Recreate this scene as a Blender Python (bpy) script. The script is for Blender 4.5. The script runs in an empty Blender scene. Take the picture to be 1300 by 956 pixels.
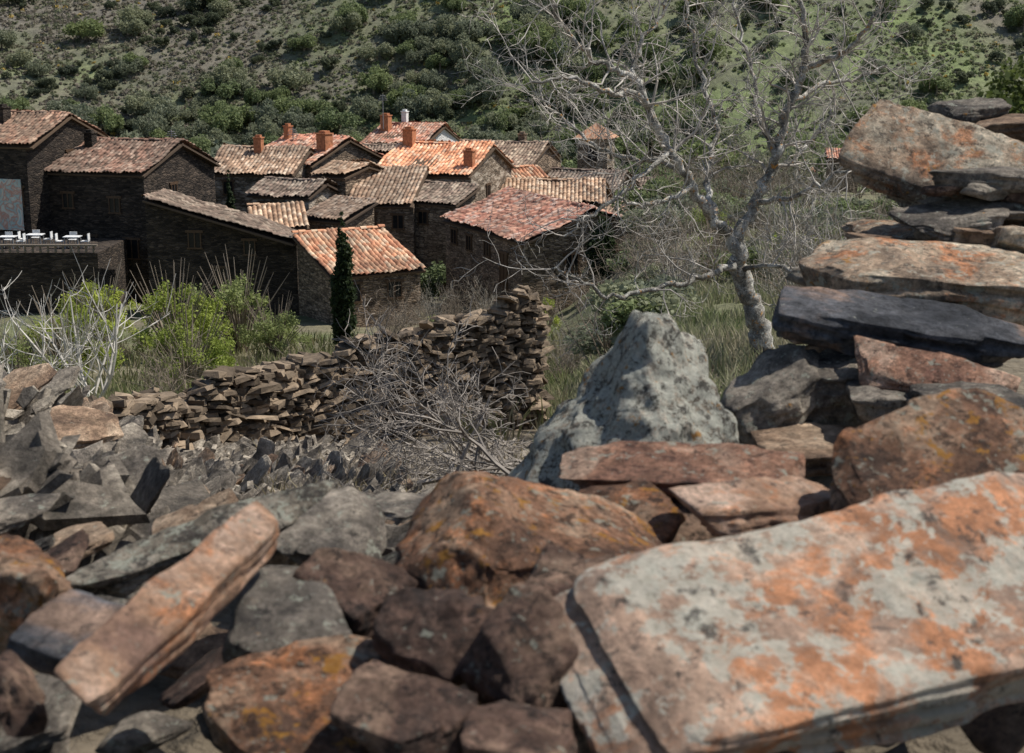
import bpy, bmesh, math, random
import numpy as np
from mathutils import Vector, Matrix
R=math.radians
rnd=random.Random(7)
PITCH=R(13); FPX=1805.0
def at(px,py,Y):
    dx=(px-650)/FPX; dy=(478-py)/FPX
    y=math.cos(PITCH)+dy*math.sin(PITCH); z=-math.sin(PITCH)+dy*math.cos(PITCH)
    k=Y/y
    return Vector((dx*k,Y,z*k))
col=bpy.data.collections.new('scene'); bpy.context.scene.collection.children.link(col)
# ---------------------------------------------------------------- noise
def _h(i,j,k,s):
    n=(i*374761393+j*668265263+k*2147483647+s*1274126177)&0xffffffff
    n=((n^(n>>13))*1274126177)&0xffffffff
    n=(n^(n>>16))&0xffff
    return n/65535.0
def vn(P,s=0):
    P=np.asarray(P,dtype=np.float64); I=np.floor(P).astype(np.int64); f=P-I; f=f*f*(3-2*f)
    i,j,k=I[:,0],I[:,1],I[:,2]; a,b,c=f[:,0],f[:,1],f[:,2]
    r=0
    for di in (0,1):
        for dj in (0,1):
            for dk in (0,1):
                w=(a if di else 1-a)*(b if dj else 1-b)*(c if dk else 1-c)
                r=r+w*_h(i+di,j+dj,k+dk,s)
    return r*2-1
def fbm(P,s=0,o=4):
    r=0;A=1.0;P=np.asarray(P,dtype=np.float64)
    for q in range(o):
        r=r+A*vn(P*(2**q)+q*17.3,s+q); A*=.5
    return r
# ---------------------------------------------------------------- objects
def tag(o,label=None,cat=None,group=None,kind=None):
    if label: o['label']=label
    if cat: o['category']=cat
    if group: o['group']=group
    if kind: o['kind']=kind
    return o
def thing(name,loc,label,cat,group=None,rz=0):
    o=bpy.data.objects.new(name,None); col.objects.link(o); o.location=loc; o.rotation_euler=(0,0,rz)
    o.empty_display_size=.1
    return tag(o,label,cat,group)
def mesh(name,V,Fs,smooth=False,cols=None):
    me=bpy.data.meshes.new(name); V=np.asarray(V,dtype=np.float32)
    Fl=[np.asarray(f,dtype=np.int32) for f in Fs if len(f)]
    lo=np.concatenate([f.ravel() for f in Fl]); sz=np.concatenate([np.full(len(f),f.shape[1],dtype=np.int32) for f in Fl])
    st=np.concatenate([[0],np.cumsum(sz)[:-1]]).astype(np.int32)
    me.vertices.add(len(V)); me.vertices.foreach_set('co',V.ravel())
    me.loops.add(len(lo)); me.loops.foreach_set('vertex_index',lo)
    me.polygons.add(len(sz)); me.polygons.foreach_set('loop_start',st)
    me.update(calc_edges=True)
    me.polygons.foreach_set('use_smooth',np.full(len(sz),smooth,dtype=bool))
    if cols is not None:
        ca=me.color_attributes.new('col','FLOAT_COLOR','POINT')
        c=np.ones((len(V),4),dtype=np.float32); c[:,:3]=cols; ca.data.foreach_set('color',c.ravel())
    return me
def link(name,me,mat=None,parent=None,loc=(0,0,0)):
    if mat is not None and not me.materials: me.materials.append(mat)
    o=bpy.data.objects.new(name,me); col.objects.link(o); o.location=loc
    if parent: o.parent=parent
    return o
def mk(name,V,Fs,mat,parent=None,smooth=False,cols=None,loc=(0,0,0)):
    return link(name,mesh(name,V,Fs,smooth,cols),mat,parent,loc)
class MB:
    def __init__(s): s.V=[];s.Q=[];s.T=[];s.C=[];s.n=0
    def add(s,V,Q=(),T=(),C=None):
        V=np.asarray(V,dtype=np.float64)
        if len(Q): s.Q.append(np.asarray(Q)+s.n)
        if len(T): s.T.append(np.asarray(T)+s.n)
        s.V.append(V); s.n+=len(V)
        if C is not None: s.C.append(np.broadcast_to(np.asarray(C,dtype=np.float64),(len(V),3)))
    def box(s,x0,x1,y0,y1,z0,z1,C=None):
        V=[(x,y,z) for z in (z0,z1) for y in (y0,y1) for x in (x0,x1)]
        s.add(V,[(0,2,3,1),(4,5,7,6),(0,1,5,4),(2,6,7,3),(0,4,6,2),(1,3,7,5)],C=C)
    def tube(s,pts,rad,n=4):
        pts=[Vector(p) for p in pts]; V=[];
        d=(pts[-1]-pts[0]); 
        if d.length<1e-6: return
        ref=Vector((0.31,0.2,0.93)) if abs(d.normalized().z)<.8 else Vector((1,.1,.2))
        m=len(pts)
        for i,p in enumerate(pts):
            t=(pts[min(i+1,m-1)]-pts[max(i-1,0)]).normalized()
            a=t.cross(ref).normalized(); b=t.cross(a)
            for k in range(n):
                an=2*math.pi*k/n; q=p+(a*math.cos(an)+b*math.sin(an))*rad[i]; V.append((q.x,q.y,q.z))
        Q=[]
        for i in range(m-1):
            for k in range(n):
                k2=(k+1)%n; Q.append((i*n+k,i*n+k2,(i+1)*n+k2,(i+1)*n+k))
        s.add(V,Q)
    def build(s,name,mat,parent=None,smooth=False,loc=(0,0,0)):
        return link(name,s.mesh(name,smooth),mat,parent,loc)
    def mesh(s,name,smooth=False):
        Fs=[]
        if s.Q: Fs.append(np.concatenate(s.Q))
        if s.T: Fs.append(np.concatenate(s.T))
        return mesh(name,np.concatenate(s.V),Fs,smooth,np.concatenate(s.C) if s.C else None)
FT=[]
for i in range(5):
    j=(i+1)%5; FT+= [(i,j,5+j),(i,5+j,5+i)]
FT+=[(0,2,1),(0,3,2),(0,4,3),(5,6,7),(5,7,8),(5,8,9)]
FT=np.array(FT)
def flake(g,dx,dy,dz):
    an=np.linspace(0,2*math.pi,5,endpoint=False)+g.uniform(-.45,.45,5)+g.uniform(0,6.28)
    r=g.uniform(.75,1.15,5); b=np.stack([np.cos(an)*r*dx*.56,np.sin(an)*r*dy*.56,np.full(5,-dz/2)+g.uniform(-.15,.15,5)*dz],1)
    t=b*[1,1,0]*g.uniform(.72,1.0,(5,1))+np.stack([np.zeros(5),np.zeros(5),dz/2+g.uniform(-.3,.3,5)*dz],1)
    return np.concatenate([b,t])
def rotV(V,ti,az,tx=0):
    c,s=math.cos(tx),math.sin(tx); V=V@np.array([[1,0,0],[0,c,s],[0,-s,c]])
    c,s=math.cos(ti),math.sin(ti); V=V@np.array([[c,0,-s],[0,1,0],[s,0,c]])
    c,s=math.cos(az),math.sin(az); return V@np.array([[c,s,0],[-s,c,0],[0,0,1]])
# ---------------------------------------------------------------- materials
def newmat(name,rough=.9):
    m=bpy.data.materials.new(name); m.use_nodes=True; nt=m.node_tree; b=nt.nodes['Principled BSDF']
    b.inputs['Roughness'].default_value=rough; b.inputs['Specular IOR Level'].default_value=.25
    return m,nt,b
def N(nt,t,**k):
    n=nt.nodes.new(t)
    for a,v in k.items(): setattr(n,a,v)
    return n
def noise(nt,vec,scale,detail=5,rough=.6,dist=0):
    n=N(nt,'ShaderNodeTexNoise'); n.inputs['Scale'].default_value=scale; n.inputs['Detail'].default_value=detail
    n.inputs['Roughness'].default_value=rough; n.inputs['Distortion'].default_value=dist
    if vec is not None: nt.links.new(vec,n.inputs['Vector'])
    return n.outputs['Fac']
def ramp(nt,fac,stops):
    r=N(nt,'ShaderNodeValToRGB'); cr=r.color_ramp
    while len(cr.elements)<len(stops): cr.elements.new(.5)
    for e,(p,c) in zip(cr.elements,stops):
        e.position=p; e.color=(c[0],c[1],c[2],1) if hasattr(c,'__len__') else (c,c,c,1)
    nt.links.new(fac,r.inputs['Fac']); return r.outputs['Color']
def mix(nt,fac,a,b,mode='MIX'):
    m=N(nt,'ShaderNodeMix',data_type='RGBA',blend_type=mode)
    if hasattr(fac,'is_linked'): nt.links.new(fac,m.inputs[0])
    else: m.inputs[0].default_value=fac
    for s,i in ((a,6),(b,7)):
        if hasattr(s,'is_linked'): nt.links.new(s,m.inputs[i])
        else: m.inputs[i].default_value=(s[0],s[1],s[2],1)
    return m.outputs[2]
def coords(nt,scale=(1,1,1),rand=True):
    tc=N(nt,'ShaderNodeTexCoord'); mp=N(nt,'ShaderNodeMapping'); mp.inputs['Scale'].default_value=scale
    nt.links.new(tc.outputs['Object'],mp.inputs['Vector'])
    if rand:
        oi=N(nt,'ShaderNodeObjectInfo'); ml=N(nt,'ShaderNodeMath',operation='MULTIPLY'); ml.inputs[1].default_value=37.0
        nt.links.new(oi.outputs['Random'],ml.inputs[0])
        cb=N(nt,'ShaderNodeCombineXYZ')
        for i in range(3): nt.links.new(ml.outputs[0],cb.inputs[i])
        nt.links.new(cb.outputs[0],mp.inputs['Location'])
    return mp.outputs['Vector']
def bump(nt,b,h,dist,strength=1.0,prev=None):
    n=N(nt,'ShaderNodeBump'); n.inputs['Distance'].default_value=dist; n.inputs['Strength'].default_value=strength
    nt.links.new(h,n.inputs['Height'])
    if prev is not None: nt.links.new(prev,n.inputs['Normal'])
    nt.links.new(n.outputs[0],b.inputs['Normal']); return n.outputs[0]
def rockmat(name,c1,c2,c3,lich=.0,orange=.0,sc=12,lc=(.42,.42,.36),dark=.0,bd=.014,rv=.16,lsc=2.6,grain=.8,sub=0,rust=0):
    m,nt,b=newmat(name,.85); v=coords(nt)
    n1=noise(nt,v,sc*.45,6,.62,.5); base=ramp(nt,n1,[(.36,c1),(.5,c2),(.6,c3)])
    if rust>0:
        nr_=noise(nt,v,sc*.8,7,.7,.4); base=mix(nt,ramp(nt,nr_,[(.56-rust*.1,0),(.64-rust*.1,.8)]),base,(.6,.25,.11))
    n3=noise(nt,v,sc*1.4,5,.65,.3); base=mix(nt,.7,base,ramp(nt,n3,[(.36,.5),(.62,1.35)]),'MULTIPLY')
    n2=noise(nt,v,sc*5,7,.8); base=mix(nt,grain,base,ramp(nt,n2,[(.34,.3),(.47,.8),(.56,1.2),(.7,1.9)]),'MULTIPLY')
    oi=N(nt,'ShaderNodeObjectInfo'); base=mix(nt,1,base,ramp(nt,oi.outputs['Random'],[(0,1-rv),(1,1+rv)]),'MULTIPLY')
    if dark>0:
        nd=noise(nt,v,sc*2.8,8,.8,.3); base=mix(nt,ramp(nt,nd,[(.6-dark*.1,0),(.68-dark*.1,.85)]),base,(c1[0]*.35,c1[1]*.37,c1[2]*.4))
    if lich>0:
        for k,(ls,am) in enumerate(((lsc,lich),(lsc*2.7,lich*.8))):
            mp=N(nt,'ShaderNodeMapping'); mp.inputs['Location'].default_value=(3.1*k,1.7*k,0); nt.links.new(v,mp.inputs['Vector'])
            nl=noise(nt,mp.outputs[0],sc*ls,8,.72,.25); t=.72-am*.24
            lcol=mix(nt,noise(nt,v,sc*10,3),(lc[0]*.6,lc[1]*.62,lc[2]*.55),(lc[0]*1.4,lc[1]*1.4,lc[2]*1.35))
            base=mix(nt,ramp(nt,nl,[(t,0),(t+.03,.8)]),base,lcol)
    if sub>0:
        nd=noise(nt,v,sc*2.0,9,.8,.2); base=mix(nt,ramp(nt,nd,[(.57-sub*.1,0),(.63-sub*.1,.9)]),base,(.06,.052,.045))
    if orange>0:
        mp=N(nt,'ShaderNodeMapping'); mp.inputs['Location'].default_value=(5,9,3); nt.links.new(v,mp.inputs['Vector'])
        no=noise(nt,mp.outputs[0],sc*1.7,7,.72,.2); t=.76-orange*.22
        base=mix(nt,ramp(nt,no,[(t,0),(t+.04,.9)]),base,mix(nt,noise(nt,v,sc*7,2),(.33,.12,.025),(.64,.33,.06)))
    nt.links.new(base,b.inputs['Base Color'])
    p=bump(nt,b,noise(nt,v,sc*1.8,8,.7,.3),bd*1.7,1)
    bump(nt,b,n2,bd*.6,1,p)
    return m
M={}
M['slate']=rockmat('slate',(.11,.095,.078),(.25,.21,.165),(.42,.36,.28),lich=.35,orange=.15,sc=9)
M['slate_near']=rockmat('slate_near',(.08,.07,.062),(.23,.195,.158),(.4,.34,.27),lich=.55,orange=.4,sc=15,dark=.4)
M['slate_blue']=rockmat('slate_blue',(.055,.058,.066),(.15,.15,.16),(.34,.23,.17),lich=.3,orange=.2,sc=11,dark=.4)
M['brown_slate']=rockmat('brown_slate',(.14,.09,.062),(.34,.225,.145),(.53,.39,.27),lich=.3,orange=.3,sc=9,dark=.4)
M['lichen_slab']=rockmat('lichen_slab',(.22,.165,.12),(.48,.34,.23),(.6,.5,.37),lich=.65,orange=.65,sc=13,dark=.8,lc=(.5,.47,.4),rust=.3)
M['granite']=rockmat('granite',(.26,.21,.16),(.52,.44,.34),(.7,.62,.5),lich=1.1,orange=.75,sc=18,lc=(.6,.59,.53),dark=.9,bd=.016,sub=.55)
M['green_lichen']=rockmat('green_lichen',(.13,.11,.09),(.32,.27,.205),(.46,.4,.32),lich=.8,orange=.4,sc=20,lc=(.48,.48,.41),dark=.8,sub=.5)
M['red_stone']=rockmat('red_stone',(.2,.1,.07),(.44,.235,.15),(.58,.39,.28),lich=.55,orange=.35,sc=18,dark=.9)
M['rust_rock']=rockmat('rust_rock',(.12,.07,.048),(.35,.185,.11),(.54,.36,.24),lich=.55,orange=.85,sc=18,dark=1.0,bd=.02,rust=.2)
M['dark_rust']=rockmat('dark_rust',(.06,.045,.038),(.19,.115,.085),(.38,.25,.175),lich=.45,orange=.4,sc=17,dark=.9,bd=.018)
M['pink_slab']=rockmat('pink_slab',(.27,.2,.155),(.5,.33,.235),(.62,.43,.31),lich=.85,orange=.1,sc=10,lc=(.52,.49,.43),dark=.5,bd=.009,rv=.02,lsc=1.25,grain=.5,sub=.15,rust=.7)
M['pink_tile']=rockmat('pink_tile',(.3,.18,.13),(.55,.33,.21),(.66,.46,.34),lich=.5,orange=.3,sc=18,dark=.6,bd=.01,rv=.05,grain=.5,rust=.3)
def wallmat(name,c1,c2,c3,sc=3.2,plaster=0,pc=(.5,.46,.4)):
    m,nt,b=newmat(name,.92); v=coords(nt,(sc*.55,sc*.55,sc*1.9))
    vo=N(nt,'ShaderNodeTexVoronoi'); vo.inputs['Scale'].default_value=1.5; nt.links.new(v,vo.inputs['Vector'])
    ve=N(nt,'ShaderNodeTexVoronoi',feature='DISTANCE_TO_EDGE'); ve.inputs['Scale'].default_value=1.5; nt.links.new(v,ve.inputs['Vector'])
    sp=N(nt,'ShaderNodeSeparateColor'); nt.links.new(vo.outputs['Color'],sp.inputs[0])
    base=ramp(nt,sp.outputs[0],[(0,c1),(.5,c2),(1,c3)])
    base=mix(nt,ramp(nt,ve.outputs['Distance'],[(0,1),(.09,0)]),base,(.03,.024,.02))
    base=mix(nt,.8,base,ramp(nt,noise(nt,v,.35,6),[(.3,.4),(.7,1.5)]),'MULTIPLY')
    if plaster>0: base=mix(nt,ramp(nt,noise(nt,v,.35,7,.6),[(.68-plaster*.4,0),(.75-plaster*.4,1)]),base,pc)
    nt.links.new(base,b.inputs['Base Color'])
    bump(nt,b,ramp(nt,ve.outputs['Distance'],[(0,0),(.2,1)]),.05,.8)
    return m
M['wall_dark']=wallmat('wall_dark',(.024,.019,.016),(.055,.042,.032),(.1,.075,.056))
M['wall_brown']=wallmat('wall_brown',(.13,.095,.065),(.25,.18,.125),(.4,.3,.21))
M['wall_mixed']=wallmat('wall_mixed',(.14,.11,.075),(.28,.21,.15),(.4,.32,.24),plaster=.4,pc=(.5,.42,.33))
M['wall_white']=wallmat('wall_white',(.5,.46,.42),(.58,.55,.5),(.62,.6,.56),plaster=1,pc=(.75,.73,.7))
def attrmat(name,rough=.85,transl=0):
    m,nt,b=newmat(name,rough); a=N(nt,'ShaderNodeAttribute',attribute_name='col')
    c=a.outputs['Color']
    oi=N(nt,'ShaderNodeObjectInfo'); c=mix(nt,1,c,ramp(nt,oi.outputs['Random'],[(0,(.78,.8,.82)),(1,(1.2,1.15,1.04))]),'MULTIPLY')
    nt.links.new(c,b.inputs['Base Color'])
    if transl:
        t=N(nt,'ShaderNodeBsdfTranslucent'); nt.links.new(c,t.inputs['Color']); ms=N(nt,'ShaderNodeMixShader'); ms.inputs[0].default_value=transl
        nt.links.new(b.outputs[0],ms.inputs[1]); nt.links.new(t.outputs[0],ms.inputs[2])
        nt.links.new(ms.outputs[0],nt.nodes['Material Output'].inputs['Surface'])
    return m
M['roof']=attrmat('roof_tile',.85)
M['leaf']=attrmat('leaf',.7,.4)
M['grass']=attrmat('grass',.8,.3)
M['bark']=rockmat('bark',(.13,.12,.1),(.34,.315,.27),(.6,.57,.51),lich=.6,orange=.8,sc=10,lc=(.56,.55,.5),bd=.01,dark=.8)
def plain(name,c,rough=.6,sc=5,lo=.6,hi=1.2):
    m,nt,b=newmat(name,rough); v=coords(nt)
    nt.links.new(mix(nt,.8,c,ramp(nt,noise(nt,v,sc,4),[(.3,lo),(.7,hi)]),'MULTIPLY'),b.inputs['Base Color']); return m
M['twig']=plain('twig',(.44,.4,.35),.8,4,.3,1.5); M['twig_brown']=plain('twig_brown',(.26,.21,.16),.85,3,.5,1.3)
M['twig_pale']=plain('twig_pale',(.4,.36,.3),.85,3,.6,1.2); M['twig_white']=plain('twig_white',(.56,.52,.46),.85,3,.5,1.3); M['dead_twig']=plain('dead_twig',(.28,.245,.21),.85,5,.35,1.5)
M['pane']=plain('pane',(.015,.016,.018),.2); M['wood']=plain('wood',(.1,.06,.035)); M['white']=plain('white_paint',(.8,.8,.78))
M['metal']=plain('metal',(.3,.3,.3),.4); M['brick']=plain('brick',(.48,.2,.1),.9,6,.4,1.4); M['lintel']=plain('lintel',(.22,.18,.14))
m,nt,b=newmat('mural'); v=coords(nt)
nt.links.new(ramp(nt,noise(nt,v,1.3,3,.5,1.5),[(.3,(.3,.46,.5)),(.42,(.7,.7,.6)),(.52,(.6,.3,.22)),(.6,(.42,.58,.55)),(.7,(.75,.58,.45))]),b.inputs['Base Color']); M['mural']=m
m,nt,b=newmat('ground',.95); tc=N(nt,'ShaderNodeTexCoord'); v=tc.outputs['Object']
a=N(nt,'ShaderNodeAttribute',attribute_name='col')
c=mix(nt,.8,a.outputs['Color'],ramp(nt,noise(nt,v,.9,8,.75),[(.3,.45),(.5,.95),(.7,1.5)]),'MULTIPLY')
c=mix(nt,.6,c,ramp(nt,noise(nt,v,12,6,.75),[(.3,.5),(.7,1.4)]),'MULTIPLY')
nt.links.new(c,b.inputs['Base Color'])
p=bump(nt,b,noise(nt,v,.8,6,.7),.5,.8); bump(nt,b,noise(nt,v,14,6,.75),.03,.8,p)
M['ground']=m
# ---------------------------------------------------------------- terrain
YL=[-6,0,1.9,2.5,3.5,5.5,7,10,12.5,16,20,30,50,80,100,130,160,200,235,250,310,450]
ZL=[-.9,-.74,-.74,-1.0,-1.42,-1.95,-2.36,-3.15,-3.65,-4.4,-5.4,-8,-12,-15.5,-17,-15.5,-17,-21,-23,-18.5,11,85]
YR=[-6,0,2.2,3.2,4.3,7,10,16,25,40,60,80,100,130,160,200,235,250,310,450]
ZR=[-.9,-.74,-.76,-.85,-1.25,-2.1,-2.7,-3.55,-4.9,-6.9,-8.7,-10.2,-11.6,-13.5,-16,-21,-23,-18.5,11,85]
def hgt(x,y):
    x=np.atleast_1d(np.asarray(x,dtype=np.float64)); y=np.atleast_1d(np.asarray(y,dtype=np.float64))
    x,y=np.broadcast_arrays(x,y)
    u=x/(y+4.0); s=np.clip((u-.02)/.1,0,1); s=s*s*(3-2*s)
    P=np.stack([x,y,x*0],1)
    yy=y+np.clip((y-200)/50,0,1)*(vn(P*.012,5)*14+vn(P*.04,6)*4)
    z=np.interp(yy,YL,ZL)*(1-s)+np.interp(yy,YR,ZR)*s
    amp=np.clip((y-1)*.006,.01,.35)
    z=z+fbm(P*.25,3,3)*amp+fbm(P*2.0,9,2)*np.clip(amp*.3,.01,.05)
    return z
def h1(x,y): return float(hgt(x,y)[0])
Ys=np.concatenate([np.linspace(-6,3,40),np.geomspace(3.05,200,150)[0:],np.linspace(202,450,130)])
us=np.linspace(-1.3,1.3,240)
YY,UU=np.meshgrid(Ys,us,indexing='ij'); XX=UU*(np.maximum(YY,-1)+4.0); xf=XX.ravel(); yf=YY.ravel()
zf=hgt(xf,yf); V=np.stack([xf,yf,zf],1)
nr,nc=YY.shape; idx=np.arange(nr*nc).reshape(nr,nc)
Q=np.stack([idx[:-1,:-1].ravel(),idx[:-1,1:].ravel(),idx[1:,1:].ravel(),idx[1:,:-1].ravel()],1)
def lerp(a,b,t): 
    t=np.asarray(t)[:,None]; return np.asarray(a)*(1-t)+np.asarray(b)*t
def sm(x,a,b): 
    t=np.clip((x-a)/(b-a),0,1); return t*t*(3-2*t)
def groundcol(x,y,z):
    P=np.stack([x,y,z],1)
    n=fbm(P*.05,20,4); n2=fbm(P*.18,25,4)
    near=lerp((.15,.12,.085),(.25,.205,.145),np.clip(n2*.5+.5,0,1))
    mid=lerp((.2,.175,.115),(.14,.16,.07),np.clip(n2*.8+.4,0,1))
    hb=lerp((.155,.14,.115),(.195,.175,.13),np.clip(n2*.8+.5,0,1))  # far hill tones, hb and hg, lightened and greyed: distance haze painted into the colour
    hg=lerp((.14,.16,.085),(.205,.255,.1),np.clip(n2*.7+.4,0,1))
    g=np.clip(sm(x,-90,10)*.9+n*.8-.05-sm(z,2,18)*.35+sm(z,-8,-20)*.3,0,1)
    hill=hb*(1-g[:,None])+hg*g[:,None]
    t1=sm(y,12,26)[:,None]; t2=sm(y,150,200)[:,None]
    c=near*(1-t1)+mid*t1; c=c*(1-t2)+hill*t2
    return c
mk('ground',V,[Q],M['ground'],smooth=True,cols=groundcol(xf,yf,zf))
tag(bpy.data.objects['ground'],'rocky slope falling to the village and rising as a scrubby hillside beyond','ground',kind='structure')
# ---------------------------------------------------------------- rocks
_ico={}
def ico(r):
    if r not in _ico:
        bm=bmesh.new(); bmesh.ops.create_icosphere(bm,subdivisions=r,radius=1.0); bm.verts.index_update()
        D=np.array([v.co[:] for v in bm.verts]); D/=np.linalg.norm(D,axis=1)[:,None]
        F=np.array([[v.index for v in f.verts] for f in bm.faces]); bm.free(); _ico[r]=(D,F)
    return _ico[r]
def rockV(seed,dims,res=3,mode='slab',p=44,rough=.1,n=6,cuts=16,planes=None,strata=.5,depth=(.76,.95)):
    g=np.random.RandomState(seed); D,F=ico(res)
    if planes is not None:
        Nn=np.array([q[:3] for q in planes],dtype=float); d=np.array([q[3] for q in planes],dtype=float)
    elif mode=='slab':
        an=np.linspace(0,2*math.pi,n,endpoint=False)+g.uniform(-.35,.35,n)
        Nn=np.stack([np.cos(an),np.sin(an),g.uniform(-.25,.25,n)],1); d=g.uniform(.62,1.0,n)
        Nn=np.concatenate([Nn,[[g.uniform(-.1,.1),g.uniform(-.1,.1),1],[g.uniform(-.1,.1),g.uniform(-.1,.1),-1]]]); d=np.concatenate([d,[.8,.8]])
    elif mode=='block':
        Nn=np.array([[1,0,0],[-1,0,0],[0,1,0],[0,-1,0],[0,0,1],[0,0,-1]],dtype=float)+g.normal(size=(6,3))*.09; d=np.ones(6)
    else:
        Nn=g.normal(size=(n+6,3)); d=g.uniform(.6,1.0,len(Nn))
    Nn=Nn/np.linalg.norm(Nn,axis=1)[:,None]
    inv=np.clip(D@Nn.T/d,0,None); r=1/np.power(np.sum(inv**p,axis=1)+1e-12,1/p)
    V=D*r[:,None]
    if planes is None:
        mx=V.max(0); mn=V.min(0); V=(V-(mx+mn)/2)/(mx-mn)*2; dm=np.asarray(dims)/2.0
    else:
        dm=np.abs(V).max(0); dims=dm*2; V=V/dm
    for c in range(cuts):
        nn=g.normal(size=3); nn/=np.linalg.norm(nn); s=V@nn; dd=s.max()*g.uniform(*depth); k=s>dd; V[k]-=np.outer(s[k]-dd,nn)
    W=V*dm; sc=max(dims); md=min(dims)
    dirn=V/np.linalg.norm(V,axis=1)[:,None]
    if res>=3:
        a=fbm(W/sc*4+seed*3.1,seed,4)*rough*(.5*md+.04*sc)
        rg=(1-np.abs(fbm(W/sc*7+seed,seed+3,3)))*rough*.2*md
        lay=np.floor(V[:,2]*3.2+.5*vn(W/sc*4+7,seed)+seed)
        st=(_h(lay.astype(np.int64),(lay*0).astype(np.int64)+np.floor(W[:,0]/sc*4).astype(np.int64),(lay*0).astype(np.int64),seed)-.5)*strata*.09*sc
        W=W+dirn*(a+rg)[:,None]
        W[:,0]+=dirn[:,0]*st; W[:,1]+=dirn[:,1]*st
        if res>=5:
            f=fbm(W*45+seed,seed+5,4)*.0022*min(1,md/.05); W=W+dirn*f[:,None]
    return W,F
def stone(name,label,A,B,w,t,mat,roll=0,seed=1,res=5,group=None,cat='stone',**kw):
    a=at(*A); b_=at(*B); x=(b_-a).normalized(); y=Vector((0,0,1)).cross(x).normalized(); z=x.cross(y)
    m=Matrix((x,y,z)).transposed() @ Matrix.Rotation(R(roll),3,'X')
    V,F=rockV(seed,((b_-a).length,w,t),res,**kw)
    o=mk(name,V,[F],M[mat],smooth=True); o.location=(a+b_)/2; o.rotation_euler=m.to_euler()
    return tag(o,label,cat,group)
def prock(name,label,C,planes,mat,seed,cat='stone',res=6,**kw):
    V,F=rockV(seed,None,res,planes=planes,**kw); o=mk(name,V,[F],M[mat],smooth=True); o.location=at(*C); return tag(o,label,cat)
# --- foreground pieces
stone('flat_stone','broad weathered orange brown slab with irregular pale lichen filling the lower right foreground',(712,862,1.05),(1490,690,1.33),.225,.06,'pink_slab',roll=25,seed=5,res=6,mode='block',cuts=12,depth=(.86,.98),rough=.14,strata=.2,p=14)
stone('flat_stone','rust brown slab with dark front edge behind the broad weathered slab',(1035,632,1.47),(1350,560,1.6),.19,.055,'rust_rock',roll=26,seed=88,res=6,n=7,cuts=18,depth=(.82,.97),rough=.12)
stone('narrow_tile','long narrow pinkish clay piece lying diagonally over the stones at lower left',(82,900,1.0),(348,660,1.3),.048,.042,'pink_tile',roll=18,seed=12,cat='tile fragment',mode='block',p=14,cuts=7,strata=.15,rough=.14,depth=(.88,.98))
stone('flat_stone','long grey green lichened slab under the diagonal clay piece at left',(72,752,1.42),(448,622,1.62),.06,.04,'green_lichen',roll=20,seed=21,n=5,cuts=14,rough=.16)
stone('flat_stone','flat red brown slab resting against the foot of the pointed boulder',(708,590,1.72),(1045,605,1.66),.14,.034,'red_stone',roll=8,seed=22,mode='block',cuts=18,depth=(.74,.95),rough=.16)
stone('flat_stone','small pinkish slab just above the broad weathered slab',(862,652,1.5),(1060,634,1.56),.1,.03,'pink_tile',roll=12,seed=24,mode='block',cuts=16,depth=(.74,.95),rough=.16)
prock('rough_boulder','big rust coloured boulder with yellow orange lichen in the foreground centre',(620,718,1.42),[(-.62,-.1,.78,.067),(.3,-.05,.93,.064),(.05,-.5,.84,.076),(.4,-.75,.5,.1),(-.4,-.75,.4,.095),(.1,-1,-.1,.115),(0,1,.2,.12),(0,0,-1,.1),(-1,0,.1,.13),(1,0,.15,.2)],'rust_rock',33,'boulder',cuts=34,depth=(.74,.95),rough=.1,strata=.5,p=70)
stone('flat_stone','tilted rust slab leaning right of the big orange lichened boulder',(690,652,1.6),(862,690,1.52),.2,.05,'rust_rock',roll=14,seed=33)
stone('flat_stone','broad speckled brown stone along the bottom left edge',(225,905,1.1),(560,918,1.1),.19,.05,'rust_rock',roll=12,seed=34,rough=.1,cuts=22,res=6,n=5)
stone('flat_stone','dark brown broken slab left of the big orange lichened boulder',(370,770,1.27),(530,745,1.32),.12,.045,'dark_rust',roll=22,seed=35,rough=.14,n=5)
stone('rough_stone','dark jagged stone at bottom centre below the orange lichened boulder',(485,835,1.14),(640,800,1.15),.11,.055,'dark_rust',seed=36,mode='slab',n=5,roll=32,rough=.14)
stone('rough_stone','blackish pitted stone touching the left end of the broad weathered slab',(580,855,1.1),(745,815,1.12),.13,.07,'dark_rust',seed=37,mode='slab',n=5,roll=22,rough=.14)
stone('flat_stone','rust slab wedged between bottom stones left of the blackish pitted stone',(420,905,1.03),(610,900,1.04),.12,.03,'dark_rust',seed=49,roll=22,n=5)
stone('rough_stone','red brown block at the left frame edge below the rubble heap',(-30,775,1.25),(80,765,1.3),.14,.1,'rust_rock',seed=38,mode='slab',n=5,rough=.12)
stone('flat_stone','grey purple slab wedged under the diagonal clay piece at lower left',(45,850,1.12),(185,780,1.2),.14,.03,'slate_blue',roll=14,seed=39,n=4)
stone('rough_stone','small brown stone in the bottom left corner',(-20,890,1.05),(60,880,1.06),.1,.06,'dark_rust',seed=40,mode='blob',rough=.12)
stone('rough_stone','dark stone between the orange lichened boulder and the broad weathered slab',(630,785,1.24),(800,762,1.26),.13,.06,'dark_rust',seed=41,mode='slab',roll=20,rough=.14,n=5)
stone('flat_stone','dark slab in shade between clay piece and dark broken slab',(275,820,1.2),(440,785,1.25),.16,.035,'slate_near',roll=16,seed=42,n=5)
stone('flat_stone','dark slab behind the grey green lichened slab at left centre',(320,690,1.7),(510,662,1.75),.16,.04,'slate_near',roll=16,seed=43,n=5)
stone('flat_stone','dark slab in the shadow beneath the rust brown slab at right',(1000,700,1.5),(1250,660,1.6),.2,.05,'dark_rust',seed=44)
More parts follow.
